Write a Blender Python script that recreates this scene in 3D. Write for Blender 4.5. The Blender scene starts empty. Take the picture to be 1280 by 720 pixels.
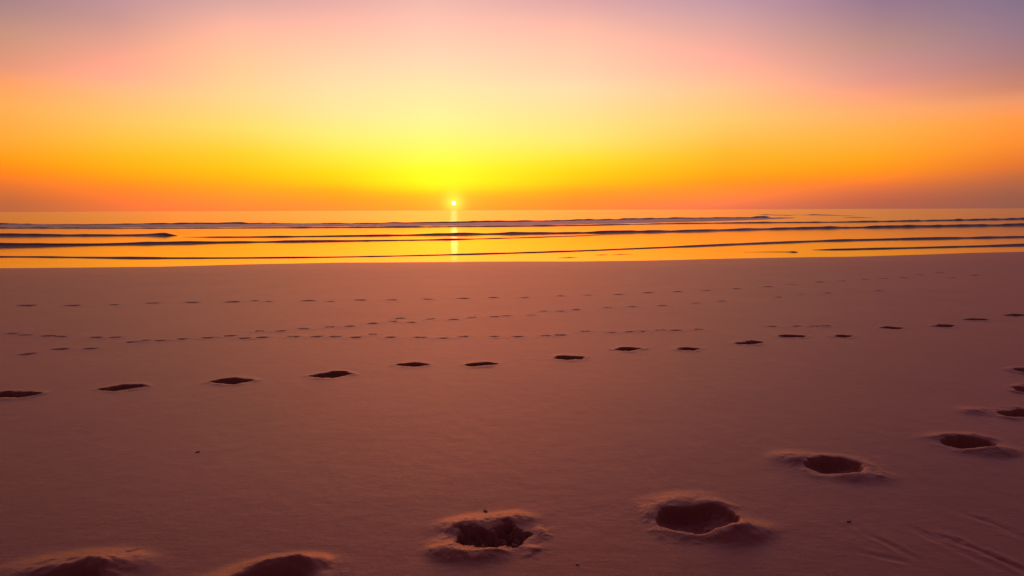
import bpy, math, random
import numpy as np
from mathutils import Vector, Matrix
random.seed(7)
rng = np.random.default_rng(7)
S = bpy.context.scene
COL = S.collection
RAD = math.radians

# ------------------------------------------------------------------ camera
CAM_H = 1.10
FPX = 850.0                                   # focal length in pixels of a 1280 wide picture
PITCH = -math.atan((360 - 262.7) / FPX)
ROLL = math.atan(4.6 / 1280.0)
cam = bpy.data.objects.new('camera', bpy.data.cameras.new('camera'))
COL.objects.link(cam)
cam.data.sensor_width = 36.0
cam.data.lens = 36.0 * FPX / 1280.0
cam.data.clip_start = 0.05
cam.data.clip_end = 90000.0
CAM_R = Matrix.Rotation(RAD(90) + PITCH, 3, 'X') @ Matrix.Rotation(-ROLL, 3, 'Z')
cam.matrix_world = Matrix.Translation((0, 0, CAM_H)) @ CAM_R.to_4x4()
S.camera = cam

def ray(px, py):
    d = CAM_R @ Vector(((px - 640) / FPX, (360 - py) / FPX, -1.0))
    return d.normalized()
def at(px, py, z=0.0):
    d = ray(px, py)
    t = (z - CAM_H) / d.z
    return np.array((d.x * t, d.y * t))
def elev_az(px, py):
    d = ray(px, py)
    return math.degrees(math.asin(d.z)), math.degrees(math.atan2(d.x, d.y))

# ------------------------------------------------------------------ helpers
def lin(c):
    out = []
    for v in c:
        v = v / 255.0
        out.append(v / 12.92 if v <= 0.04045 else ((v + 0.055) / 1.055) ** 2.4)
    return out
def tag(o, label=None, cat=None, group=None, kind=None):
    for k, v in (('label', label), ('category', cat), ('group', group), ('kind', kind)):
        if v: o[k] = v
    return o
def mesh_obj(name, verts, faces, mat, parent=None, loc=(0, 0, 0), normals=None):
    me = bpy.data.meshes.new(name)
    v = np.asarray(verts, dtype=float) - np.asarray(loc, dtype=float)
    me.from_pydata(v.tolist(), [], faces if isinstance(faces, list) else faces.tolist())
    me.polygons.foreach_set('use_smooth', np.ones(len(me.polygons), dtype=bool))
    if normals is not None:
        me.normals_split_custom_set_from_vertices(np.asarray(normals).tolist())
    me.materials.append(mat)
    me.update()
    o = bpy.data.objects.new(name, me)
    COL.objects.link(o)
    if parent is None:
        o.location = loc
    else:
        o.parent = parent
        o.location = Vector(loc) - parent.location
    return o
def _hash(ix, iy, seed):
    h = (ix.astype(np.int64) * 374761393 + iy.astype(np.int64) * 668265263 + seed * 974634533) & 0xffffffff
    h = ((h ^ (h >> 13)) * 1274126177) & 0xffffffff
    h = h ^ (h >> 16)
    return (h & 0xffff) / 65535.0
def noise(x, y, seed=0):                        # smooth value noise, -1..1
    ix, iy = np.floor(x), np.floor(y)
    fx, fy = x - ix, y - iy
    fx = fx * fx * fx * (fx * (fx * 6 - 15) + 10); fy = fy * fy * fy * (fy * (fy * 6 - 15) + 10)
    a, b = _hash(ix, iy, seed), _hash(ix + 1, iy, seed)
    c, d = _hash(ix, iy + 1, seed), _hash(ix + 1, iy + 1, seed)
    return 2 * ((a * (1 - fx) + b * fx) * (1 - fy) + (c * (1 - fx) + d * fx) * fy) - 1
def fbm(x, y, seed=0, octv=3):
    s, a = 0, 1.0
    for k in range(octv):
        s = s + a * noise(x * 2 ** k, y * 2 ** k, seed + 17 * k); a *= 0.5
    return s
def smooth(e0, e1, x):
    t = np.clip((x - e0) / (e1 - e0), 0, 1)
    return t * t * (3 - 2 * t)

# ------------------------------------------------------------------ materials
def new_mat(name):
    m = bpy.data.materials.new(name); m.use_nodes = True
    nt = m.node_tree; nt.nodes.clear()
    out = nt.nodes.new('ShaderNodeOutputMaterial')
    b = nt.nodes.new('ShaderNodeBsdfPrincipled')
    nt.links.new(b.outputs[0], out.inputs[0])
    return m, nt, b
def node(nt, typ, **kw):
    n = nt.nodes.new(typ)
    for k, v in kw.items(): setattr(n, k, v)
    return n
def math_n(nt, op, a, b=None, c=None, clamp=False):
    n = nt.nodes.new('ShaderNodeMath'); n.operation = op; n.use_clamp = clamp
    for i, v in enumerate((a, b, c)):
        if v is None: continue
        if isinstance(v, (int, float)): n.inputs[i].default_value = v
        else: nt.links.new(v, n.inputs[i])
    return n.outputs[0]
def noise_tex(nt, vec, scale, detail=3.0, rough=0.55, dist=0.0):
    n = nt.nodes.new('ShaderNodeTexNoise')
    n.inputs['Scale'].default_value = scale; n.inputs['Detail'].default_value = detail
    n.inputs['Roughness'].default_value = rough; n.inputs['Distortion'].default_value = dist
    nt.links.new(vec, n.inputs['Vector'])
    return n.outputs['Fac']
def scaled(nt, vec, s, rot=(0, 0, 0)):
    n = nt.nodes.new('ShaderNodeMapping'); n.inputs['Scale'].default_value = s
    n.inputs['Rotation'].default_value = rot
    nt.links.new(vec, n.inputs['Vector'])
    return n.outputs[0]
def ramp(nt, fac, stops):
    r = nt.nodes.new('ShaderNodeValToRGB')
    e = r.color_ramp.elements
    while len(e) < len(stops): e.new(0.5)
    for k, (p, c) in enumerate(stops):
        e[k].position = p; e[k].color = (*c, 1)
    if fac is not None: nt.links.new(fac, r.inputs[0])
    return r.outputs[0]
def bump(nt, height, strength, dist, normal=None):
    n = nt.nodes.new('ShaderNodeBump')
    n.inputs['Strength'].default_value = strength; n.inputs['Distance'].default_value = dist
    nt.links.new(height, n.inputs['Height'])
    if normal is not None: nt.links.new(normal, n.inputs['Normal'])
    return n.outputs[0]

def make_sand():
    m, nt, b = new_mat('damp_sand')
    geo = node(nt, 'ShaderNodeNewGeometry')
    P = geo.outputs['Position']
    big = noise_tex(nt, P, 1.3, 4.0)
    fine = noise_tex(nt, P, 160.0, 4.0, 0.8)
    mix = math_n(nt, 'MULTIPLY_ADD', fine, 0.5, math_n(nt, 'MULTIPLY', big, 0.5))
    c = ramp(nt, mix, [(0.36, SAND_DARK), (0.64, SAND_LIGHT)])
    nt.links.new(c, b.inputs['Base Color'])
    b.inputs['Roughness'].default_value = SAND_ROUGH
    b.inputs['Specular IOR Level'].default_value = SAND_SPEC
    b.inputs['Specular Tint'].default_value = (*SAND_TINT, 1)
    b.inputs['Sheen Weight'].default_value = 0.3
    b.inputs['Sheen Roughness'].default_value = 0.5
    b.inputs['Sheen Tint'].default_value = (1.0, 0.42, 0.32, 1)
    soft = noise_tex(nt, P, 9.0, 3.0)
    grain = noise_tex(nt, P, 260.0, 2.0, 0.6)
    streak = noise_tex(nt, scaled(nt, P, (14, 60, 20), (0, 0, RAD(28))), 1.0, 3.0)
    n1 = bump(nt, soft, 0.25, 0.012)
    n2 = bump(nt, streak, 0.12, 0.006, n1)
    n3 = bump(nt, grain, 0.5, 0.0014, n2)
    nt.links.new(n3, b.inputs['Normal'])
    return m
def make_water():
    m, nt, b = new_mat('sea_water')
    geo = node(nt, 'ShaderNodeNewGeometry')
    P = geo.outputs['Position']
    sep = node(nt, 'ShaderNodeSeparateXYZ'); nt.links.new(P, sep.inputs[0])
    c = noise_tex(nt, P, 0.06, 2.0)
    nt.links.new(ramp(nt, c, [(0.3, (0.010, 0.018, 0.024)), (0.7, (0.016, 0.026, 0.032))]), b.inputs['Base Color'])
    b.inputs['IOR'].default_value = 1.40
    far = node(nt, 'ShaderNodeMapRange'); nt.links.new(sep.outputs['Y'], far.inputs['Value'])
    far.inputs['From Min'].default_value = 17; far.inputs['From Max'].default_value = 90
    far.inputs['To Min'].default_value = 0.08; far.inputs['To Max'].default_value = 0.15
    nt.links.new(far.outputs[0], b.inputs['Roughness'])
    h1 = noise_tex(nt, scaled(nt, P, (0.35, 1.1, 1.0)), 1.0, 4.0, 0.6)
    h2 = noise_tex(nt, scaled(nt, P, (2.2, 5.5, 3.0)), 1.0, 3.0, 0.6)
    n1 = bump(nt, h1, 0.05, 0.10)
    n2 = bump(nt, h2, 0.08, 0.012, n1)
    nt.links.new(n2, b.inputs['Normal'])
    return m
def make_wave_water():
    m, nt, b = new_mat('wave_water')
    geo = node(nt, 'ShaderNodeNewGeometry')
    P = geo.outputs['Position']
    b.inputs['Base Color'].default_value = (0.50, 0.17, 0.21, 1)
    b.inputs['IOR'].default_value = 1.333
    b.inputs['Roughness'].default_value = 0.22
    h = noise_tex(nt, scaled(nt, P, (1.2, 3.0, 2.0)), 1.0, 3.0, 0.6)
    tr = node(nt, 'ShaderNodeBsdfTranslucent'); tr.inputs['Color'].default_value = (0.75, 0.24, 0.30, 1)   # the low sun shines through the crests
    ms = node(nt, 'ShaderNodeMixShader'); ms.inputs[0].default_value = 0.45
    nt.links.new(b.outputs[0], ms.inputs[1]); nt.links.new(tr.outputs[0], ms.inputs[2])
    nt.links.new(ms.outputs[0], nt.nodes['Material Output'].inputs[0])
    nt.links.new(bump(nt, h, 0.25, 0.05), b.inputs['Normal'])
    return m
def make_foam():
    m, nt, b = new_mat('sea_foam')
    geo = node(nt, 'ShaderNodeNewGeometry')
    n = noise_tex(nt, geo.outputs['Position'], 2.5, 5.0, 0.65)
    nt.links.new(ramp(nt, n, [(0.35, (0.70, 0.62, 0.66)), (0.65, (0.88, 0.82, 0.85))]), b.inputs['Base Color'])
    b.inputs['Roughness'].default_value = 0.45
    nt.links.new(bump(nt, n, 0.5, 0.05), b.inputs['Normal'])
    return m
def make_pebble():
    m, nt, b = new_mat('dark_shell')
    geo = node(nt, 'ShaderNodeNewGeometry')
    n = noise_tex(nt, geo.outputs['Position'], 140.0, 3.0)
    nt.links.new(ramp(nt, n, [(0.3, (0.05, 0.035, 0.03)), (0.7, (0.12, 0.08, 0.065))]), b.inputs['Base Color'])
    b.inputs['Roughness'].default_value = 0.6
    return m

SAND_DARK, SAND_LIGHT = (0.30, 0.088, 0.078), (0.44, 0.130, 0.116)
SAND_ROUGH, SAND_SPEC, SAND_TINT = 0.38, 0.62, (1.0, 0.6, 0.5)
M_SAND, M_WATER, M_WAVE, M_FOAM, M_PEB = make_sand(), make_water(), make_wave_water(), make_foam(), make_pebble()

# ------------------------------------------------------------------ beach: shore line and base height
SEA_Z = -0.12
shore_px = [(-60, 336.6), (0, 335.2), (110, 334.4), (200, 333.4), (300, 330.6), (430, 328.0), (560, 327.4), (700, 326.8),
            (780, 326.0), (850, 324.6), (960, 322.4), (1060, 320.6), (1170, 317.6), (1280, 314.6), (1340, 313.0)]
sh = np.array([at(x, y, SEA_Z) for x, y in shore_px])
def shore_y(x):
    y = np.interp(x, sh[:, 0], sh[:, 1])
    lo, hi = sh[0], sh[-1]
    y = np.where(x < lo[0], lo[1] + (x - lo[0]) * 0.03, y)
    y = np.where(x > hi[0], hi[1] + (x - hi[0]) * 0.30 / (1 + np.abs(x - hi[0]) * 0.02), y)
    return y
def base_z(x, y):
    s = shore_y(x) + 0.10 * noise(x * 0.55, x * 0 + 3.3, 5) - y                 # metres inland from the water's edge
    z = np.where(s < 4, SEA_Z * ((4 - s) / 4) ** 2, 0.0)
    z = np.where(s < -2, SEA_Z * 2.25 + (s + 2) * 0.06, z)
    z = np.maximum(z, -3.0)
    z = z + 0.0022 * fbm(x * 0.6, y * 0.6, 3, 3) * smooth(0.5, 3.0, s)
    return z + 0.02 * smooth(-14, -60, y) * (y + 14) * -1 * 0.1
def ground_at(px, py):
    p = at(px, py, 0.0)
    for _ in range(6):
        p = at(px, py, float(base_z(np.array([p[0]]), np.array([p[1]]))[0]))
    return p

# ------------------------------------------------------------------ footprints
PRINTS = []         # each: dict
MARKS = []
def heading(pts, k):
    a = pts[max(k - 1, 0)]; b = pts[min(k + 1, len(pts) - 1)]
    d = b - a
    return math.atan2(d[1], d[0])
def add_print(p, ang, L, W, depth, wall, rim, rimw, level, seed, mounds=(), rag=0.12, lumps=0.0, trail='', label='', flip=1, cls=0):
    PRINTS.append(dict(p=np.array(p), a=ang, L=L, W=W, depth=depth, wall=wall, rim=rim, rimw=rimw, n=level, seed=seed,
                       mounds=mounds, rag=rag, lumps=lumps, trail=trail, label=label, flip=flip, cls=cls))
def print_height(f, X, Y):
    """height offset of one footprint and the signed distance to its outline"""
    ca, sa = math.cos(f['a']), math.sin(f['a'])
    dx, dy = X - f['p'][0], Y - f['p'][1]
    u, v = dx * ca + dy * sa, (-dx * sa + dy * ca) * f['flip']
    L, W, sd = f['L'], f['W'], f['seed']
    w_ = 0.10 * W * fbm(u / W * 1.3, v / W * 1.3, sd, 2)
    u2, v2 = u + w_, v + 0.7 * w_
    rb, rh = 0.50 * W, 0.39 * W                                   # ball and heel radius
    db = np.hypot((u2 - (0.5 * L - rb) * 0.95) * 0.92, v2 - 0.04 * W) - rb
    dh = np.hypot(u2 + (0.5 * L - rh), v2) - rh
    t = np.clip((u2 + 0.28 * L) / (0.56 * L), 0, 1)
    dm = np.abs(v2 - 0.07 * W * np.sin(t * math.pi)) - W * (0.30 + 0.08 * t)
    dm = np.maximum(dm, np.abs(u2) - 0.26 * L)
    k = 0.22 * W
    d = -k * np.log(np.exp(-db / k) + np.exp(-dh / k) + np.exp(-dm / k))
    if f['cls'] == 1:                                              # long narrow print, pointed at both ends
        q = np.clip(2 * u2 / L, -1.6, 1.6)
        d = np.abs(v2 - 0.10 * W * np.sin(q * 2.2)) - 0.5 * W * (1 - q * q) * (1 + 0.22 * np.sin(q * 3 + sd))
        d = d * 0.85
    d = d + f['rag'] * W * 0.5 * fbm(u / W * 3.1, v / W * 3.1, sd + 3, 3)
    wl = f['wall']
    pit = smooth(wl, -wl, d)
    fl = 1 + 0.22 * np.cos(2 * math.pi * u / L) + 0.10 * u / L
    z = -f['depth'] * pit * fl
    if f['lumps']:
        z = z + f['lumps'] * pit * fbm(u / W * 5, v / W * 5, sd + 9, 3)
    rimmod = 0.65 + 0.55 * noise(u / W * 1.7 + 7, v / W * 1.7, sd + 21)
    ring = np.exp(-((d - 1.0 * wl - 0.6 * f['rimw']) / f['rimw']) ** 2)
    z = z + f['rim'] * ring * np.clip(rimmod, 0.1, 1.5)
    if f['cls'] == 2:                                              # crumbs along the broken rim
        z = z + 0.0013 * np.exp(-((d - wl - f['rimw']) / (1.8 * f['rimw'])) ** 2) * np.clip(fbm(u * 42, v * 42, sd + 41, 2) - 0.15, 0, 2)
    for (mu, mv, su, sv, mh) in f['mounds']:                       # pushed-up sand
        g = np.exp(-(((u - mu) / su) ** 2 + ((v * f['flip'] - mv) / sv) ** 2))
        z = z + mh * g * (1 + 0.12 * fbm(u / W * 4, v / W * 4, sd + 31, 2)) * (1 - pit)
    r = np.hypot(u / (0.5 * L + f['R']), v / (0.5 * W + f['R']))
    return z * smooth(1.0, 0.72, r), d
def ordinal(n):
    ones = ['', 'first', 'second', 'third', 'fourth', 'fifth', 'sixth', 'seventh', 'eighth', 'ninth', 'tenth', 'eleventh', 'twelfth',
            'thirteenth', 'fourteenth', 'fifteenth', 'sixteenth', 'seventeenth', 'eighteenth', 'nineteenth']
    tens = {2: 'twent', 3: 'thirt', 4: 'fort', 5: 'fift'}
    if n < 20: return ones[n]
    if n % 10 == 0: return tens[n // 10] + 'ieth'
    return tens[n // 10] + 'y-' + ones[n % 10]

# nearest trail: deep prints with pushed-up rims
near = [  # px, py of the hollow's middle, angle off the trail, L, W, depth, label, mounds (u, v, su, sv, h)
    (56, 744, 10, .27, .150, .050, 'deep footprint cut off at the bottom left corner, with a broad sand mound behind',
     [(.02, .155, .17, .075, .026), (.12, .12, .08, .06, .012)]),
    (326, 748, 16, .25, .150, .050, 'deep footprint at the bottom edge under a pointed curved ridge of pushed up sand',
     [(.04, .150, .12, .060, .032), (.13, .14, .06, .045, .018), (-.12, .09, .08, .06, .014)]),
    (615, 671, 4, .215, .105, .036, 'ragged footprint with crumbled broken sand inside and lumps scattered around its edge',
     [(-.06, .11, .10, .05, .014), (.10, .12, .07, .05, .012), (-.16, -.07, .06, .05, .016), (-.06, -.12, .08, .04, .012)]),
    (873, 648, 187, .27, .160, .040, 'clear deep footprint with a sharp bright near lip and a smooth shaded bulge below it',
     [(.0, -.15, .12, .06, .010), (-.08, .135, .10, .06, .028)]),
    (1042, 583, -8, .225, .130, .036, 'oval two-lobed footprint with soft edges, second in from the clear deep bright-lipped print',
     [(-.13, .10, .10, .07, .014), (.06, -.12, .10, .05, .010)]),
    (1210, 555, 0, .23, .115, .045, 'wide dark lens-shaped footprint with a thin pale near rim and a trodden bulge beneath',
     [(.0, .11, .12, .05, .008), (.05, -.12, .09, .05, .016)]),
    (1274, 517, 0, .22, .10, .045, 'dark footprint cut by the right edge just above the wide lens-shaped print',
     [(-.2, .09, .08, .06, .012)]),
    (1297, 487, 0, .27, .11, .05, 'small sliver of a footprint at the right edge with a fuzzy dim hollow', []),
    (1294, 463, 0, .27, .11, .05, 'thin dark footprint line at the right edge, highest of the nearest trail', []),
]
npts = [ground_at(n[0], n[1]) for n in near]
for k, n in enumerate(near):
    hd = heading(npts, k) * 0.30
    add_print(npts[k], hd + RAD(n[2]), n[3], n[4], n[5], .013, .0075, .032, 50, 100 + 7 * k, n[7],
              rag=.30 if k == 2 else .09, lumps=.022 if k == 2 else .006, trail='near', label=n[6], flip=1 if k % 2 else -1, cls=2)

# middle trail: dark lens-like prints
mid = [(12, 494, 60, 'leftmost dark print of the middle trail, its left end cut by the photo edge'),
       (157, 484.5, 48, 'second dark print from the left in the middle trail, short and tilted'),
       (290, 476.5, 56, 'thin split print like a broken dash, third from the left in the middle trail'),
       (413, 469, 57, 'long thick dark print, fourth from the left in the middle trail'),
       (516, 456, 43, 'thick rounded print with a knob at its right end, fifth in the middle trail'),
       (602, 455.5, 44, 'thin flat print directly below the setting sun in the middle trail'),
       (712, 447.5, 46, 'slim dark print just right of centre, seventh from the left in the middle trail'),
       (785, 436.5, 40, 'bold lens-shaped print set higher than its neighbours, eighth in the middle trail'),
       (860, 436.5, 30, 'small print rising to its right end, ninth in the middle trail'),
       (937, 428.5, 40, 'long straight dark print, tenth from the left in the middle trail'),
       (990, 420.5, 36, 'bold dark print, eleventh in the middle trail, close to the long straight one'),
       (1055, 420.5, 25, 'short stubby print, twelfth from the left in the middle trail'),
       (1115, 410, 26, 'small print sloping down to its right, thirteenth in the middle trail'),
       (1180, 407.5, 29, 'even oval dark print, third from the right edge in the middle trail'),
       (1221, 399.5, 28, 'slim dark print, second from the right edge in the middle trail'),
       (1270, 394, 26, 'last dark print of the middle trail, cut by the right edge')]
mpts = [ground_at(m[0], m[1]) for m in mid]
for k, m in enumerate(mid):
    dist = math.hypot(*mpts[k])
    L = 0.84 * m[2] * math.hypot(dist, CAM_H) / FPX
    tilt = {1: 6, 2: 5, 8: 7, 12: -8, 0: 8}.get(k, 0)
    add_print(mpts[k], heading(mpts, k) * 0.35 + RAD(tilt), L, L * (.42 if k in (2, 5) else .46), .075, .013, .004, .03, 20, 300 + 5 * k,
              [], rag=.18, lumps=.008, trail='mid', label=m[3], flip=1 if k % 2 else -1, cls=1)

# far trails: faint dashes
F1 = [(32, 382, 22), (90, 382, 20), (142, 381, 10), (190, 379, 20), (240, 378, 20), (290, 377.5, 19), (318, 376, 9), (335, 377, 9), (385, 376, 20),
      (412, 377, 8), (450, 375, 20), (490, 375, 16), (535, 374, 16), (578, 373, 18), (617, 372, 14), (656, 372, 14), (700, 370, 11), (735, 369, 10),
      (773, 368, 14), (810, 366, 15), (847, 364.5, 14), (883, 363, 14), (920, 361, 12), (960, 358.5, 14), (990, 355.5, 11), (1025, 352.5, 12),
      (1053, 351, 11), (1082, 349, 12), (1105, 348, 11), (1129, 347, 12), (1150, 343, 8), (1175, 341, 11), (1190, 347, 10), (1220, 344, 10)]
F2 = [(15, 417, 12), (32, 419, 9), (60, 420, 19), (75, 421, 14), (120, 422, 11), (143, 422, 9), (165, 428, 12), (180, 426, 10), (200, 426, 12),
      (228, 424, 15), (260, 422.5, 15), (287, 420, 12), (305, 423, 9), (328, 422, 10), (367, 421, 9), (397, 421, 9), (418, 421, 9), (445, 422, 10),
      (466, 418, 9), (488, 422, 9), (525, 422, 9), (555, 423, 10), (580, 421, 8), (618, 421, 9), (647, 421, 11), (682, 420, 9), (700, 419, 8),
      (732, 414.5, 9), (765, 416, 9), (787, 415, 9), (803, 414.5, 8), (825, 413, 9), (845, 413, 9), (873, 412, 8), (965, 408, 10), (998, 408, 8),
      (1020, 408, 9), (1033, 407.5, 8)]
F3 = [(325, 414, 10), (350, 414, 10), (378, 411, 11), (412, 409, 10), (437, 408, 11), (465, 404.5, 15), (490, 402, 10), (500, 398, 9), (513, 403, 12),
      (538, 399, 11), (567, 399.5, 10), (590, 397, 10), (618, 396, 8), (632, 395, 9), (664, 394, 10), (680, 389, 8), (700, 389, 8), (720, 387, 9),
      (760, 384.5, 12), (790, 383.5, 10), (828, 382, 10), (870, 379, 11), (902, 376.5, 9), (973, 371.5, 11), (1000, 368, 9), (1035, 366.5, 11),
      (1098, 363.5, 9)]
F4 = [(33, 443, 17), (75, 436.5, 18), (112, 436, 11)]
def far_trail(lst, name, phrase, seed, dep):
    pts = [ground_at(a[0], a[1]) for a in lst]
    for k, a in enumerate(lst):
        D = math.hypot(*pts[k])
        L = max(0.09, a[2] * D / FPX * 0.78)
        add_print(pts[k], 0.25 * heading(pts, k) + rng.normal(0, .08), L, min(0.10, L * rng.uniform(.36, .5)), dep * rng.uniform(.55, 1.5), .016, .002, .03, 14,
                  seed + 3 * k, [], rag=.2, lumps=.006, trail=name, label='%s footprint from the left in the %s' % (ordinal(k + 1), phrase),
                  flip=1 if k % 2 else -1)
far_trail(F1, 'sea', 'faint dashed trail nearest the sea', 500, .0065)
far_trail(F2, 'low', 'faint level trail above the dark trail', 700, .005)
far_trail(F3, 'diag', 'faint diagonal trail above the level trail', 900, .005)
far_trail(F4, 'stray', 'few stray faint prints below the level trail', 1100, .007)
for f in PRINTS:
    ext = 0
    for (mu, mv, su, sv, mh) in f['mounds']:
        ext = max(ext, abs(mu) + 1.7 * su - .5 * f['L'], abs(mv) + 1.7 * sv - .5 * f['W'])
    f['R'] = max(ext, f['wall'] + 2.6 * f['rimw']) * 1.25

# long drag furrows in the sand near the lower right corner
def add_furrow(pix, depth, width, label, seed):
    MARKS.append(dict(pts=np.array([ground_at(*p) for p in pix]), depth=depth, width=width, n=50, seed=seed, label=label))
add_furrow([(1050, 645), (1085, 668), (1120, 684), (1152, 702)], .0022, .013, 'thin shallow furrow beside the dark chip of shell, left of the longer furrow', 61)
add_furrow([(1166, 666), (1195, 677), (1228, 690), (1256, 702), (1296, 722)], .0042, .015, 'longest dark furrow scratched across the sand at the bottom right corner', 67)
add_furrow([(1070, 690), (1105, 697), (1140, 704)], .0016, .013, 'faint short furrow below the thin one, nearly level with the bottom edge', 71)
add_furrow([(133, 707), (150, 698), (176, 686)], .004, .011, 'short furrow slanting up from the glowing mound in the bottom left corner', 73)
add_furrow([(1120, 652), (1165, 672), (1215, 694), (1250, 716)], .0016, .020, 'broad soft furrow between the thin furrow and the longest one', 77)
add_furrow([(1195, 640), (1235, 652), (1272, 668), (1300, 678)], .0016, .018, 'soft furrow above the longest one, running off the right edge', 79)
def furrow_height(f, X, Y):
    P = f['pts']
    best = np.full(X.shape, 9.0); tt = np.zeros(X.shape)
    n = len(P) - 1
    for k in range(n):
        a, b = P[k], P[k + 1]; ab = b - a
        t = np.clip(((X - a[0]) * ab[0] + (Y - a[1]) * ab[1]) / (ab @ ab), 0, 1)
        d = np.hypot(X - a[0] - t * ab[0], Y - a[1] - t * ab[1])
        m = d < best
        best = np.where(m, d, best); tt = np.where(m, (k + t) / n, tt)
    best = best + 0.5 * f['width'] * fbm(X * 30, Y * 30, f['seed'], 2)
    taper = np.clip(np.minimum(tt, 1 - tt) * 4, 0.0, 1) * (0.7 + 0.5 * noise(X * 9, Y * 9, f['seed'] + 2))
    z = -f['depth'] * np.exp(-(best / f['width']) ** 2) + 0.5 * f['depth'] * np.exp(-((best - 2 * f['width']) / f['width']) ** 2)
    z = z * taper
    return z * smooth(6.0, 4.0, best / f['width']), best - 1.6 * f['width']

# ------------------------------------------------------------------ beach mesh (coarse sheet, fine cells at the prints)
C = 0.2
def axis(lo, hi, grow_to_lo, grow_to_hi):
    mid_ = np.arange(lo, hi + 1e-6, C)
    def grow(start, end, sgn):
        out, s, x = [], C, start
        while (end - x) * sgn > 0:
            s *= 1.35; x += sgn * s; out.append(x)
        return out
    return np.array(grow(lo, grow_to_lo, -1)[::-1] + mid_.tolist() + grow(hi, grow_to_hi, 1))
xs = axis(-15.0, 17.0, -900, 900)
ys = axis(-3.0, 26.0, -500, 60)
GX, GY = np.meshgrid(xs, ys)                    # [row y, col x]
GZ = base_z(GX, GY)
SX = np.gradient(GZ, xs, axis=1); SY = np.gradient(GZ, ys, axis=0)
ITEMS = PRINTS + MARKS
cell_items, cell_n = {}, {}
for i, f in enumerate(ITEMS):
    if 'L' in f:
        r = 0.5 * max(f['L'], f['W']) + f['R']
        lo, hi = f['p'] - r, f['p'] + r
    else:
        lo, hi = f['pts'].min(0) - 8 * f['width'], f['pts'].max(0) + 8 * f['width']
    c0, c1 = np.searchsorted(xs, lo[0]) - 1, np.searchsorted(xs, hi[0]) - 1
    r0, r1 = np.searchsorted(ys, lo[1]) - 1, np.searchsorted(ys, hi[1]) - 1
    for r in range(max(r0, 0), min(r1, len(ys) - 2) + 1):
        for c in range(max(c0, 0), min(c1, len(xs) - 2) + 1):
            cell_items.setdefault((r, c), []).append(i)
            cell_n[(r, c)] = max(cell_n.get((r, c), 0), f['n'])
def item_height(f, X, Y):
    return print_height(f, X, Y) if 'L' in f else furrow_height(f, X, Y)
bucket = {}                                     # (item or -1, part) -> lists of verts, normals, faces
def put(key, V, N, F):
    b = bucket.setdefault(key, [[], [], [], 0])
    b[0].append(V); b[1].append(N); b[2].append(F + b[3]); b[3] += len(V)
for (r, c), items in cell_items.items():
    n = cell_n[(r, c)]
    x0, x1, y0, y1 = xs[c], xs[c + 1], ys[r], ys[r + 1]
    h = (x1 - x0) / n; hy = (y1 - y0) / n
    X, Y = np.meshgrid(x0 + h * np.arange(-1, n + 2), y0 + hy * np.arange(-1, n + 2))
    D = np.zeros_like(X); own = np.full(X.shape, -1); part = np.zeros(X.shape, int); best = np.full(X.shape, 1e9)
    for i in items:
        f = ITEMS[i]
        z, d = item_height(f, X, Y)
        D = D + z
        thr = 0.0018 if 'L' in f else 9.0
        sel = (((np.abs(z) > thr) | (d < 0)) if f.get('cls', 0) else (d < 0.012 if 'L' in f else d < 0)) & (d < best)
        own = np.where(sel, i, own); best = np.where(sel, d, best)
        part = np.where(sel, np.where(d < (f.get('wall', 0)) * 0.55, 1, 2), part)
    tu, tv = (X - x0) / (x1 - x0), (Y - y0) / (y1 - y0)
    def bil(G): return (G[r, c] * (1 - tu) + G[r, c + 1] * tu) * (1 - tv) + (G[r + 1, c] * (1 - tu) + G[r + 1, c + 1] * tu) * tv
    Z = bil(GZ) + D
    nx = bil(SX); ny = bil(SY)
    nx = nx[1:-1, 1:-1] + (D[1:-1, 2:] - D[1:-1, :-2]) / (2 * h)
    ny = ny[1:-1, 1:-1] + (D[2:, 1:-1] - D[:-2, 1:-1]) / (2 * hy)
    V = np.stack([X[1:-1, 1:-1], Y[1:-1, 1:-1], Z[1:-1, 1:-1]], -1).reshape(-1, 3)
    N = np.stack([-nx, -ny, np.ones_like(nx)], -1).reshape(-1, 3)
    N /= np.linalg.norm(N, axis=1)[:, None]
    m = n + 1
    I, J = np.meshgrid(np.arange(n), np.arange(n), indexing='ij')
    F = np.stack([I * m + J, I * m + J + 1, (I + 1) * m + J + 1, (I + 1) * m + J], -1).reshape(-1, 4)
    fo = own[1:-1, 1:-1][:-1, :-1].reshape(-1); fp = part[1:-1, 1:-1][:-1, :-1].reshape(-1)
    for i in np.unique(fo):
        cls = ITEMS[i].get('cls', 0) if i >= 0 else 0
        for pt in ((1, 2) if cls == 2 else (0,)):
            sel = (fo == i) & ((fp == pt) if cls == 2 else True)
            if not sel.any(): continue
            fs = F[sel]; used, inv = np.unique(fs, return_inverse=True)
            put((int(i), pt), V[used], N[used], inv.reshape(-1, 4))
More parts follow.
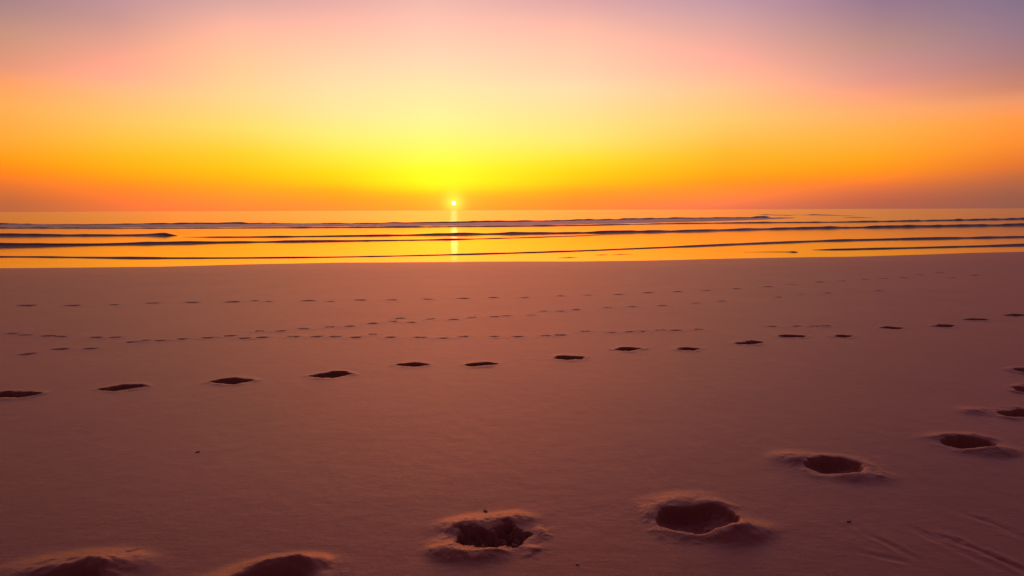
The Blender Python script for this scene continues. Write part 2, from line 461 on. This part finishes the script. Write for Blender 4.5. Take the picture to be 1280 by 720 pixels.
# coarse cells
nc = len(xs)
ff = [(r * nc + c, r * nc + c + 1, (r + 1) * nc + c + 1, (r + 1) * nc + c) for r in range(len(ys) - 1) for c in range(nc - 1) if (r, c) not in cell_items]
NG = np.stack([-SX, -SY, np.ones_like(SX)], -1).reshape(-1, 3); NG /= np.linalg.norm(NG, axis=1)[:, None]
put((-1, 0), np.stack([GX, GY, GZ], -1).reshape(-1, 3), NG, np.array(ff))
def merged(key):
    b = bucket[key]
    V = np.concatenate(b[0]); N = np.concatenate(b[1]); F = np.concatenate(b[2])
    q = np.round(V[:, :2] * 20000).astype(np.int64)
    _, first, inv = np.unique(q, axis=0, return_index=True, return_inverse=True)
    F = inv.reshape(-1)[F]
    used, inv2 = np.unique(F, return_inverse=True)
    return V[first][used], N[first][used], inv2.reshape(-1, 4)
V, N, F = merged((-1, 0))
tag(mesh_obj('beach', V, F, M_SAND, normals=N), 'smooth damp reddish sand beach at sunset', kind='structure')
GROUP = {'near': 'deep footprints of the nearest trail', 'mid': 'dark footprints of the middle trail', 'sea': 'faint footprints of the trail nearest the sea',
         'low': 'faint footprints of the level trail', 'diag': 'faint footprints of the diagonal trail', 'stray': 'stray faint footprints'}
for i, f in enumerate(ITEMS):
    if 'L' not in f:
        if (i, 0) not in bucket: continue
        V, N, F = merged((i, 0))
        o = mesh_obj('furrow', V, F, M_SAND, loc=tuple(V.mean(0)), normals=N)
        tag(o, f['label'], 'furrow', 'furrows scratched in the sand')
        continue
    loc = (f['p'][0], f['p'][1], float(base_z(f['p'][:1], f['p'][1:])[0]) - f['depth'])
    if f['cls'] == 2:
        o = bpy.data.objects.new('footprint', None); COL.objects.link(o); o.location = loc
        o.empty_display_size = 0.1
        for pt, nm in ((1, 'hollow'), (2, 'raised_rim')):
            if (i, pt) in bucket:
                V, N, F = merged((i, pt))
                mesh_obj(nm, V, F, M_SAND, parent=o, loc=loc, normals=N)
    else:
        if (i, 0) not in bucket: continue
        V, N, F = merged((i, 0))
        o = mesh_obj('footprint', V, F, M_SAND, loc=loc, normals=N)
    tag(o, f['label'], 'footprint', GROUP[f['trail']])

# ------------------------------------------------------------------ small chips on the sand
def chip(px, py, size, label):
    p = ground_at(px, py)
    import bmesh
    bm = bmesh.new(); bmesh.ops.create_icosphere(bm, subdivisions=3, radius=1.0)
    sd = int(px * 7 + py)
    for v in bm.verts:
        k = 1 + 0.30 * float(fbm(np.array([v.co.x * 1.3 + sd]), np.array([v.co.y * 1.3 + v.co.z * 2]), sd)[0])
        v.co = Vector((v.co.x * 1.5 * k, v.co.y * 0.9 * k, v.co.z * 0.28 * k)) * size
    me = bpy.data.meshes.new('shell_chip'); bm.to_mesh(me); bm.free()
    me.polygons.foreach_set('use_smooth', np.ones(len(me.polygons), dtype=bool))
    me.materials.append(M_PEB)
    o = bpy.data.objects.new('shell_chip', me); COL.objects.link(o)
    o.location = (p[0], p[1], float(base_z(p[:1], p[1:])[0]) + size * 0.12)
    o.rotation_euler = (0, 0, random.uniform(0, 3))
    tag(o, label, 'shell chip', 'dark chips lying on the sand')
chip(247, 565, .0075, 'tiny dark chip alone on the smooth sand between the left middle prints and bottom left')
chip(1061, 652, .0065, 'dark chip at the upper end of the thin furrow, below the two-lobed footprint')
chip(607, 639, .0085, 'flat dark chip just behind the ragged crumbled footprint')
chip(722, 706, .0045, 'small dark chip near the bottom edge, right of the ragged footprint')
chip(1088, 590, .0045, 'speck-sized chip at the right tip of the two-lobed footprint')
chip(988, 572, .0055, 'little chip on the pale sand left of the two-lobed footprint')

# ------------------------------------------------------------------ sea
sx = np.array(sorted(set([s * v for v in (0, 3, 6, 10, 15, 22, 32, 50, 90, 200, 600, 2000, 8000, 40000) for s in (-1.0, 1.0)])))
sy = np.array([9, 12, 15, 18, 21, 25, 30, 38, 50, 70, 100, 160, 300, 700, 2000, 7000, 25000, 60000.0])
X, Y = np.meshgrid(sx, sy)
m = len(sx)
F = [(r * m + c, r * m + c + 1, (r + 1) * m + c + 1, (r + 1) * m + c) for r in range(len(sy) - 1) for c in range(m - 1)]
tag(mesh_obj('sea', np.stack([X, Y, np.full_like(X, SEA_Z)], -1).reshape(-1, 3), F, M_WATER), 'calm sea reflecting the sunset sky', kind='structure')

def smooth_line(pix, step=0.35):
    P = np.array([at(x, y, SEA_Z) for x, y in pix])
    s = np.concatenate([[0], np.cumsum(np.linalg.norm(np.diff(P, axis=0), axis=1))])
    n = max(24, int(s[-1] / step))
    t = np.linspace(0, s[-1], n)
    Q = np.stack([np.interp(t, s, P[:, 0]), np.interp(t, s, P[:, 1])], -1)
    for _ in range(30):                          # round the corners
        Q[1:-1] = Q[1:-1] * 0.5 + (Q[:-2] + Q[2:]) * 0.25
    return Q
def wave(pix, thick, label, group='waves rolling in to the beach', front=3.0, back=4.0, seed=0, foam=None, bumps=(), ragged=0.25, name='wave', step=0.35):
    """A ridge of water along a line; thick = its height in photo pixels at each given point."""
    hz = lambda x: 262.7 - (x - 640) * 4.6 / 1280                   # the waves run on along the coast beyond the frame
    if pix[0][0] <= -80: pix = [(-1100, pix[0][1] - hz(-80) + hz(-1100))] + list(pix); thick = [thick[0]] + list(thick)
    if pix[-1][0] >= 1360: pix = list(pix) + [(2400, pix[-1][1] - hz(1360) + hz(2400))]; thick = list(thick) + [thick[-1]]
    if foam is not None and foam[0][0] <= -80: foam = [(-1100, foam[0][1] - hz(-80) + hz(-1100))] + list(foam)
    Q = smooth_line(pix, step)
    PX = np.array([at(x, y, SEA_Z) for x, y in pix])
    n = len(Q)
    frac = np.linspace(0, 1, n)
    sk = np.concatenate([[0], np.cumsum(np.linalg.norm(np.diff(PX, axis=0), axis=1))]); sk /= sk[-1]
    th = np.interp(frac, sk, thick)
    dist = np.hypot(Q[:, 0], Q[:, 1])
    H = 0.86 * th * dist / FPX
    H = H * (1 + ragged * fbm(Q[:, 0] * 0.8, Q[:, 1] * 0 + seed, seed, 3))
    for (bx, bw, bh) in bumps:
        bq = at(bx, 295, SEA_Z)[0] / at(bx, 295, SEA_Z)[1]
        H = H + bh * dist / FPX * np.exp(-((Q[:, 0] / Q[:, 1] - bq) * FPX / bw) ** 4)
    H = np.maximum(H, 0.004)
    tang = np.gradient(Q, axis=0); tang /= np.linalg.norm(tang, axis=1)[:, None]
    nrm = np.stack([tang[:, 1], -tang[:, 0]], -1)        # towards the camera
    wob = 0.3 * H * fbm(Q[:, 0] * 0.5, Q[:, 0] * 0 + 9, seed + 4, 2)
    prof = [(-1.0, -.06), (-.72, .10), (-.42, .42), (-.18, .82), (0.0, 1.0), (.16, .93), (.34, .62), (.55, .28), (.8, .06), (1.0, -.06)]
    V = []
    for (a, z) in prof:
        off = np.where(a < 0, a * H * back, a * H * front * 1.6) + wob
        V.append(np.stack([Q[:, 0] + nrm[:, 0] * off, Q[:, 1] + nrm[:, 1] * off, SEA_Z + np.where(z < 0, -0.01, z * H)], -1))
    V = np.stack(V, 1)                                    # n, m, 3
    mm = len(prof)
    F = [(i * mm + j, i * mm + j + 1, (i + 1) * mm + j + 1, (i + 1) * mm + j) for i in range(n - 1) for j in range(mm - 1)]
    c = tuple(V[n // 2, 0])
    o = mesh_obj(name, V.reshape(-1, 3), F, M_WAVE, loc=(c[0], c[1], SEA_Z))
    tag(o, label, name, group)
    if foam is not None:
        # foam lies on the water in front of the crest, out to the second line
        G = smooth_line(foam, step)
        G2 = np.stack([np.interp(frac, np.linspace(0, 1, len(G)), G[:, 0]), np.interp(frac, np.linspace(0, 1, len(G)), G[:, 1])], -1)
        rows = []
        A = Q + nrm * (H * 1.4)[:, None]
        for t in np.linspace(0, 1, 7):
            p = A * (1 - t) + G2 * t
            edge = math.sin(math.pi * t)
            zz = SEA_Z + (0.05 + 0.04 * fbm(p[:, 0] * 1.1, p[:, 1] * 1.1, seed + 6, 3)) * (edge > 1e-3) * min(1, edge * 2) + (-0.01 if edge < 1e-3 else 0)
            rows.append(np.stack([p[:, 0], p[:, 1], zz], -1))
        W = np.stack(rows, 1)
        F = [(i * 7 + j, i * 7 + j + 1, (i + 1) * 7 + j + 1, (i + 1) * 7 + j) for i in range(n - 1) for j in range(6)]
        mesh_obj('foam', W.reshape(-1, 3), F, M_FOAM, parent=o, loc=(c[0], c[1], SEA_Z))
    return o
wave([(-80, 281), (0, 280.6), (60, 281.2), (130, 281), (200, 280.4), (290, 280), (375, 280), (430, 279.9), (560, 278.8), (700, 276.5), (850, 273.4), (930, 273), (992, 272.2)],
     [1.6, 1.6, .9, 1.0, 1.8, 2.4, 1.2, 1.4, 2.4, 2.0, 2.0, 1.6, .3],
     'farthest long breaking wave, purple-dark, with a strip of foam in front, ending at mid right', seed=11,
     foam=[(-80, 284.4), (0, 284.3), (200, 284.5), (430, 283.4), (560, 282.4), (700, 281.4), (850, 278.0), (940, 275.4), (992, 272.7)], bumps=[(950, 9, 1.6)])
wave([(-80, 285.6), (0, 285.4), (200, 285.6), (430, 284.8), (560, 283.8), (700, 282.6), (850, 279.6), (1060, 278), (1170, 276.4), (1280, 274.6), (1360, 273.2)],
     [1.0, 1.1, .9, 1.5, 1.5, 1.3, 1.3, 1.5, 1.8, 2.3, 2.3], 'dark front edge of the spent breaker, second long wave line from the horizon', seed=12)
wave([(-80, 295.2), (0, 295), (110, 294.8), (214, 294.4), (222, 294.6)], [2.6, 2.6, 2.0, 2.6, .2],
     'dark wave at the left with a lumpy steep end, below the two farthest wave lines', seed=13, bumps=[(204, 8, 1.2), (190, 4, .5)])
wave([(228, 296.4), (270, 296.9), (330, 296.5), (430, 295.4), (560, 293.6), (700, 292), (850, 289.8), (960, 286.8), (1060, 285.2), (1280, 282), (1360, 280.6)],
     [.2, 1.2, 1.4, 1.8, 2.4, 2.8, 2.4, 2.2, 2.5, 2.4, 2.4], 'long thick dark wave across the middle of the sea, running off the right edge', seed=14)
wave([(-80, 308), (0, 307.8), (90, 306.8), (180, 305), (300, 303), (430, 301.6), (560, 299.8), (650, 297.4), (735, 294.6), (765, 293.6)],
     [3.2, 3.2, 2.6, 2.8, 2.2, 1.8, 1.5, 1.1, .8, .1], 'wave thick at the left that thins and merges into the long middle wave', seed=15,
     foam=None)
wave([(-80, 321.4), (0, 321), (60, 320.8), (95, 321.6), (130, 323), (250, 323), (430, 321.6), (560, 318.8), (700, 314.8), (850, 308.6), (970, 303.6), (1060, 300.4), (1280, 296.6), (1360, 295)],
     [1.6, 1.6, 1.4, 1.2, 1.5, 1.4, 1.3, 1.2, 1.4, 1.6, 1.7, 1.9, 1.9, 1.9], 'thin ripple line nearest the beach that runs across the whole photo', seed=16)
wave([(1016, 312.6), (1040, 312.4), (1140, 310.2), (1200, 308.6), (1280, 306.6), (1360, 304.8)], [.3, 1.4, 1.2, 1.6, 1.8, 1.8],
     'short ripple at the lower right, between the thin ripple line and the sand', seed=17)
wl = [([(948, 268.4), (958, 268.8), (985, 269.4), (1003, 268.6)], [.2, 1.1, .6, .2], 'small choppy wavelet above the right end of the farthest breaker'),
      ([(1002, 268.9), (1018, 268.9), (1050, 269.6), (1072, 270.4)], [.2, 1.1, .7, .2], 'flat far wavelet to the right of the choppy one, just below the horizon'),
      ([(1052, 272.1), (1075, 272.2), (1092, 272.3)], [.1, .6, .1], 'faint wavelet right of and lower than the flat far one')]
for k, (p, t, lb) in enumerate(wl):
    wave(p, t, lb, 'far wavelets near the right of the horizon', seed=30 + k, name='wavelet')
rp = [([(698, 322.4), (712, 322.0), (722, 321.7)], [.1, .7, .1], 'tiny swash ripple, lowest of those at mid right by the sand'),
      ([(744, 319.0), (752, 318.6), (760, 318.4)], [.1, .6, .1], 'tiny swash ripple highest and in the middle of the cluster by the sand'),
      ([(764, 318.6), (775, 318.1), (790, 317.6)], [.1, .6, .1], 'tiny swash ripple at the right of the cluster beside the sand'),
      ([(930, 315.2), (960, 315.0), (984, 314.8), (993, 315.2), (998, 315.4)], [.1, .4, .5, 1.3, .1], 'thin swash ripple with a dark knob, left of the short lower right ripple')]
for k, (p, t, lb) in enumerate(rp):
    wave(p, t, lb, 'swash ripples near the waterline', seed=40 + k, name='ripple', step=0.08)

# ------------------------------------------------------------------ sun disc far out over the sea
SUN_EL, SUN_AZ = elev_az(567.3, 254.0)
import bmesh
bm = bmesh.new(); bmesh.ops.create_uvsphere(bm, u_segments=48, v_segments=24, radius=1.0)
me = bpy.data.meshes.new('sun'); bm.to_mesh(me); bm.free()
me.polygons.foreach_set('use_smooth', np.ones(len(me.polygons), dtype=bool))
m, nt, b = new_mat('sun_light')
b.inputs['Base Color'].default_value = (0, 0, 0, 1)
b.inputs['Specular IOR Level'].default_value = 0
b.inputs['Emission Color'].default_value = (1.0, 0.90, 0.66, 1)
b.inputs['Emission Strength'].default_value = 1.6
me.materials.append(m)
o = bpy.data.objects.new('sun', me); COL.objects.link(o)
d = ray(567.3, 254.0); SD = 24000.0
o.location = Vector((0, 0, CAM_H)) + d * SD
o.scale = (SD * math.tan(RAD(0.18)),) * 3
tag(o, 'small white setting sun disc just above the sea horizon', 'sun')

# ------------------------------------------------------------------ light
LAMP_EL = 2.6
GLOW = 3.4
ld = bpy.data.lights.new('sun_lamp', 'SUN'); ld.energy = 0.0005; ld.angle = RAD(0.6); ld.color = (1.0, 0.50, 0.20)
lo = bpy.data.objects.new('sun_lamp', ld); COL.objects.link(lo)
to_sun = Vector((math.sin(RAD(SUN_AZ)) * math.cos(RAD(LAMP_EL)), math.cos(RAD(SUN_AZ)) * math.cos(RAD(LAMP_EL)), math.sin(RAD(LAMP_EL))))
lo.rotation_euler = to_sun.to_track_quat('Z', 'Y').to_euler()

world = bpy.data.worlds.new('World'); S.world = world; world.use_nodes = True
nt = world.node_tree; nt.nodes.clear()
out = node(nt, 'ShaderNodeOutputWorld'); bg = node(nt, 'ShaderNodeBackground'); nt.links.new(bg.outputs[0], out.inputs[0])
tc = node(nt, 'ShaderNodeTexCoord'); sep = node(nt, 'ShaderNodeSeparateXYZ'); nt.links.new(tc.outputs['Generated'], sep.inputs[0])
elev = math_n(nt, 'MULTIPLY', math_n(nt, 'ARCSINE', sep.outputs['Z']), 180 / math.pi)
az = math_n(nt, 'MULTIPLY', math_n(nt, 'ARCTAN2', sep.outputs['X'], sep.outputs['Y']), 180 / math.pi)
daz = math_n(nt, 'ABSOLUTE', math_n(nt, 'SUBTRACT', az, SUN_AZ))
epos = math_n(nt, 'DIVIDE', elev, 90.0, clamp=True)
ZENITH = (56, 38, 48)
cols = [
    (150, [(262, (226, 114, 62)), (250, (236, 119, 54)), (237, (250, 130, 40)), (225, (253, 150, 22)), (212, (252, 170, 10)), (195, (252, 182, 22)), (175, (251, 192, 60)), (150, (250, 195, 95)),
           (130, (250, 190, 112)), (110, (249, 184, 130)), (95, (247, 172, 141)), (76, (238, 165, 140)), (50, (219, 159, 140)), (25, (201, 149, 142)), (0, (190, 144, 150))]),
    (424, [(262, (246, 138, 52)), (250, (252, 145, 40)), (238, (252, 166, 20)), (228, (252, 200, 5)), (215, (253, 216, 6)), (195, (252, 230, 60)), (170, (251, 235, 115)), (140, (250, 228, 150)),
           (110, (249, 222, 165)), (75, (248, 208, 168)), (50, (246, 196, 166)), (25, (240, 183, 166)), (0, (226, 171, 165))]),
    (720, [(262, (248, 128, 54)), (252, (252, 133, 48)), (239, (252, 154, 30)), (228, (252, 190, 10)), (215, (252, 206, 6)), (200, (252, 221, 38)), (175, (252, 228, 108)), (140, (250, 222, 146)),
           (110, (250, 219, 169)), (90, (248, 208, 170)), (62, (247, 199, 169)), (30, (239, 184, 165)), (0, (219, 165, 166))]),
    (1090, [(262, (178, 94, 74)), (252, (186, 96, 70)), (241, (206, 105, 68)), (231, (234, 118, 54)), (222, (251, 135, 34)), (212, (251, 150, 20)), (195, (250, 165, 30)), (165, (251, 175, 70)),
           (140, (250, 172, 104)), (116, (243, 159, 124)), (104, (225, 151, 134)), (80, (206, 146, 138)), (55, (189, 141, 131)), (30, (170, 130, 136)), (0, (150, 116, 140))]),
    (538, [(262, (236, 150, 48)), (255, (242, 160, 40)), (244, (250, 178, 25)), (236, (254, 222, 8)), (228, (254, 246, 12)), (212, (254, 250, 30)), (190, (254, 246, 88)),
           (150, (252, 240, 148)), (110, (247, 228, 168)), (70, (244, 212, 178)), (30, (243, 195, 175)), (0, (235, 184, 172))]),
    (298, [(262, (240, 128, 58)), (250, (250, 140, 50)), (236, (252, 158, 30)), (222, (253, 180, 8)), (210, (252, 195, 12)), (190, (250, 206, 42)), (160, (248, 218, 100)),
           (120, (248, 212, 140)), (80, (250, 200, 150)), (40, (248, 185, 158)), (0, (214, 165, 158))]),
    (908, [(262, (215, 112, 78)), (255, (226, 120, 78)), (244, (248, 132, 58)), (228, (253, 145, 30)), (215, (252, 165, 16)), (190, (252, 182, 42)), (150, (252, 200, 105)),
           (112, (252, 194, 140)), (80, (244, 176, 154)), (40, (220, 165, 156)), (0, (192, 150, 164))]),
    (8, [(262, (184, 100, 64)), (250, (192, 103, 58)), (233, (222, 114, 48)), (215, (250, 132, 22)), (197, (253, 155, 18)), (170, (250, 168, 55)), (131, (247, 172, 85)),
         (104, (246, 160, 100)), (84, (224, 150, 118)), (40, (196, 145, 124)), (0, (164, 128, 132))]),
    (1272, [(262, (146, 88, 74)), (245, (152, 90, 72)), (225, (184, 100, 64)), (205, (230, 116, 46)), (180, (248, 140, 45)), (150, (252, 152, 65)), (125, (236, 150, 104)),
            (110, (204, 132, 106)), (80, (176, 123, 120)), (40, (151, 118, 134)), (0, (131, 110, 136))]),
]
def sky_ramp(stops, boost=0.0):
    # the photograph clips its red channel in the sky: the real sky there is brighter in red than 1
    def open_up(c):
        r, g, b_ = lin(c)
        k = float(smooth(244, 255, c[0])) * float(smooth(60, 200, c[0] - c[2]))
        return [r * (1 + boost * k), g, b_]
    return ramp(nt, epos, [(max(e, 0.0) / 90.0, open_up(c)) for e, c in stops])
outc, prev = None, None
def mixc(a, b, fac):
    mx = node(nt, 'ShaderNodeMix', data_type='RGBA'); mx.clamp_factor = True
    nt.links.new(fac, mx.inputs[0]); nt.links.new(a, mx.inputs[6]); nt.links.new(b, mx.inputs[7])
    return mx.outputs[2]
def rng_map(v, a, b):
    r = node(nt, 'ShaderNodeMapRange', interpolation_type='LINEAR'); r.clamp = True
    nt.links.new(v, r.inputs['Value']); r.inputs['From Min'].default_value = a; r.inputs['From Max'].default_value = b
    return r.outputs[0]
cols.sort(key=lambda c: c[0])
def mix3(p, q, t): return tuple(p[i] * (1 - t) + q[i] * t for i in range(3))
first_az = None
for (x, st) in cols:
    stops = [(elev_az(x, y)[0], c) for y, c in st]
    ca = elev_az(x, 150)[1]
    t = min(1.0, abs(ca - SUN_AZ) / 40.0)
    up = [(24, mix3((222, 158, 160), (104, 84, 112), t)), (42, mix3((146, 98, 108), (78, 60, 84), t)), (90, ZENITH)]
    col = sky_ramp(stops + up, 0.10)
    outc = col if outc is None else mixc(outc, col, rng_map(az, prev, ca))
    first_az = ca if first_az is None else first_az
    prev = ca
side = sky_ramp([(0, (70, 45, 48)), (8, (84, 54, 58)), (18, (80, 56, 68)), (40, (68, 50, 64)), (90, ZENITH)])
fs = math_n(nt, 'MAXIMUM', rng_map(az, prev, prev + 32), rng_map(az, first_az, first_az - 32))
outc = mixc(outc, side, fs)
back = sky_ramp([(0, (64, 46, 56)), (6, (88, 60, 68)), (14, (86, 60, 70)), (40, (66, 48, 60)), (90, ZENITH)])
outc = mixc(outc, back, rng_map(daz, 80, 150))
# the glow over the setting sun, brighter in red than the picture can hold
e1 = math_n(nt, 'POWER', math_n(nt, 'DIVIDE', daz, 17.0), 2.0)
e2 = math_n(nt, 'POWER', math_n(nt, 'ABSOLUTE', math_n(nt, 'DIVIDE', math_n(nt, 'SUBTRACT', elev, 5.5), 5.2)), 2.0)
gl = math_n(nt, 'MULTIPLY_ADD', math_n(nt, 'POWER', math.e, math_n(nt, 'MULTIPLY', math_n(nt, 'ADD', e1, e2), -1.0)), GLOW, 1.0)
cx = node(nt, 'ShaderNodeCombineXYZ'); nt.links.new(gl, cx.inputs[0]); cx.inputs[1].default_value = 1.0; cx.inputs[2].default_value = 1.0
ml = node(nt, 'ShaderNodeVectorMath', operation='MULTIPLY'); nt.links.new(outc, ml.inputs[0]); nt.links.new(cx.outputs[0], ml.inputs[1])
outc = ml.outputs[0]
# aureole close round the sun
sd_ = node(nt, 'ShaderNodeVectorMath', operation='DOT_PRODUCT')
nt.links.new(tc.outputs['Generated'], sd_.inputs[0]); sd_.inputs[1].default_value = tuple(d)
ang = math_n(nt, 'MULTIPLY', math_n(nt, 'ARCCOSINE', math_n(nt, 'MINIMUM', sd_.outputs['Value'], 1.0)), 180 / math.pi)
g1 = math_n(nt, 'POWER', math.e, math_n(nt, 'MULTIPLY', math_n(nt, 'POWER', math_n(nt, 'DIVIDE', ang, 0.8), 2.0), -1.0))
g2 = math_n(nt, 'POWER', math.e, math_n(nt, 'MULTIPLY', math_n(nt, 'POWER', math_n(nt, 'DIVIDE', ang, 2.6), 2.0), -1.0))
gsum = math_n(nt, 'MULTIPLY_ADD', g1, 0.50, math_n(nt, 'MULTIPLY', g2, 0.08))
yel = node(nt, 'ShaderNodeVectorMath', operation='SCALE'); yel.inputs[0].default_value = (0.95, 0.85, 0.10); nt.links.new(gsum, yel.inputs['Scale'])
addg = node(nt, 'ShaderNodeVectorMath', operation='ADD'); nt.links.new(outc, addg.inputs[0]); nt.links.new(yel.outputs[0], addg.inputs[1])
# physical sky under it, as the faint blue share of the dome
sk = node(nt, 'ShaderNodeTexSky', sky_type='NISHITA'); sk.sun_disc = False
sk.sun_elevation = RAD(LAMP_EL); sk.sun_rotation = RAD(SUN_AZ)
K = 0.10
ns = node(nt, 'ShaderNodeVectorMath', operation='SCALE'); nt.links.new(sk.outputs[0], ns.inputs[0]); ns.inputs['Scale'].default_value = 0.05
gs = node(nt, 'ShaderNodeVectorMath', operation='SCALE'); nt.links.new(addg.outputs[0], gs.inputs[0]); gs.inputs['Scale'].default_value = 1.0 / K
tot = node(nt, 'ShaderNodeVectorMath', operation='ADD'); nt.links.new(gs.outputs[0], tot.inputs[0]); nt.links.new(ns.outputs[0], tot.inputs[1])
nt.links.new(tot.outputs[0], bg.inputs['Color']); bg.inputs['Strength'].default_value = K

S.view_settings.view_transform = 'Standard'; S.view_settings.look = 'None'
S.view_settings.exposure = 0.0; S.view_settings.gamma = 1.0
S.view_settings.use_curve_mapping = False
S.render.engine = 'CYCLES'
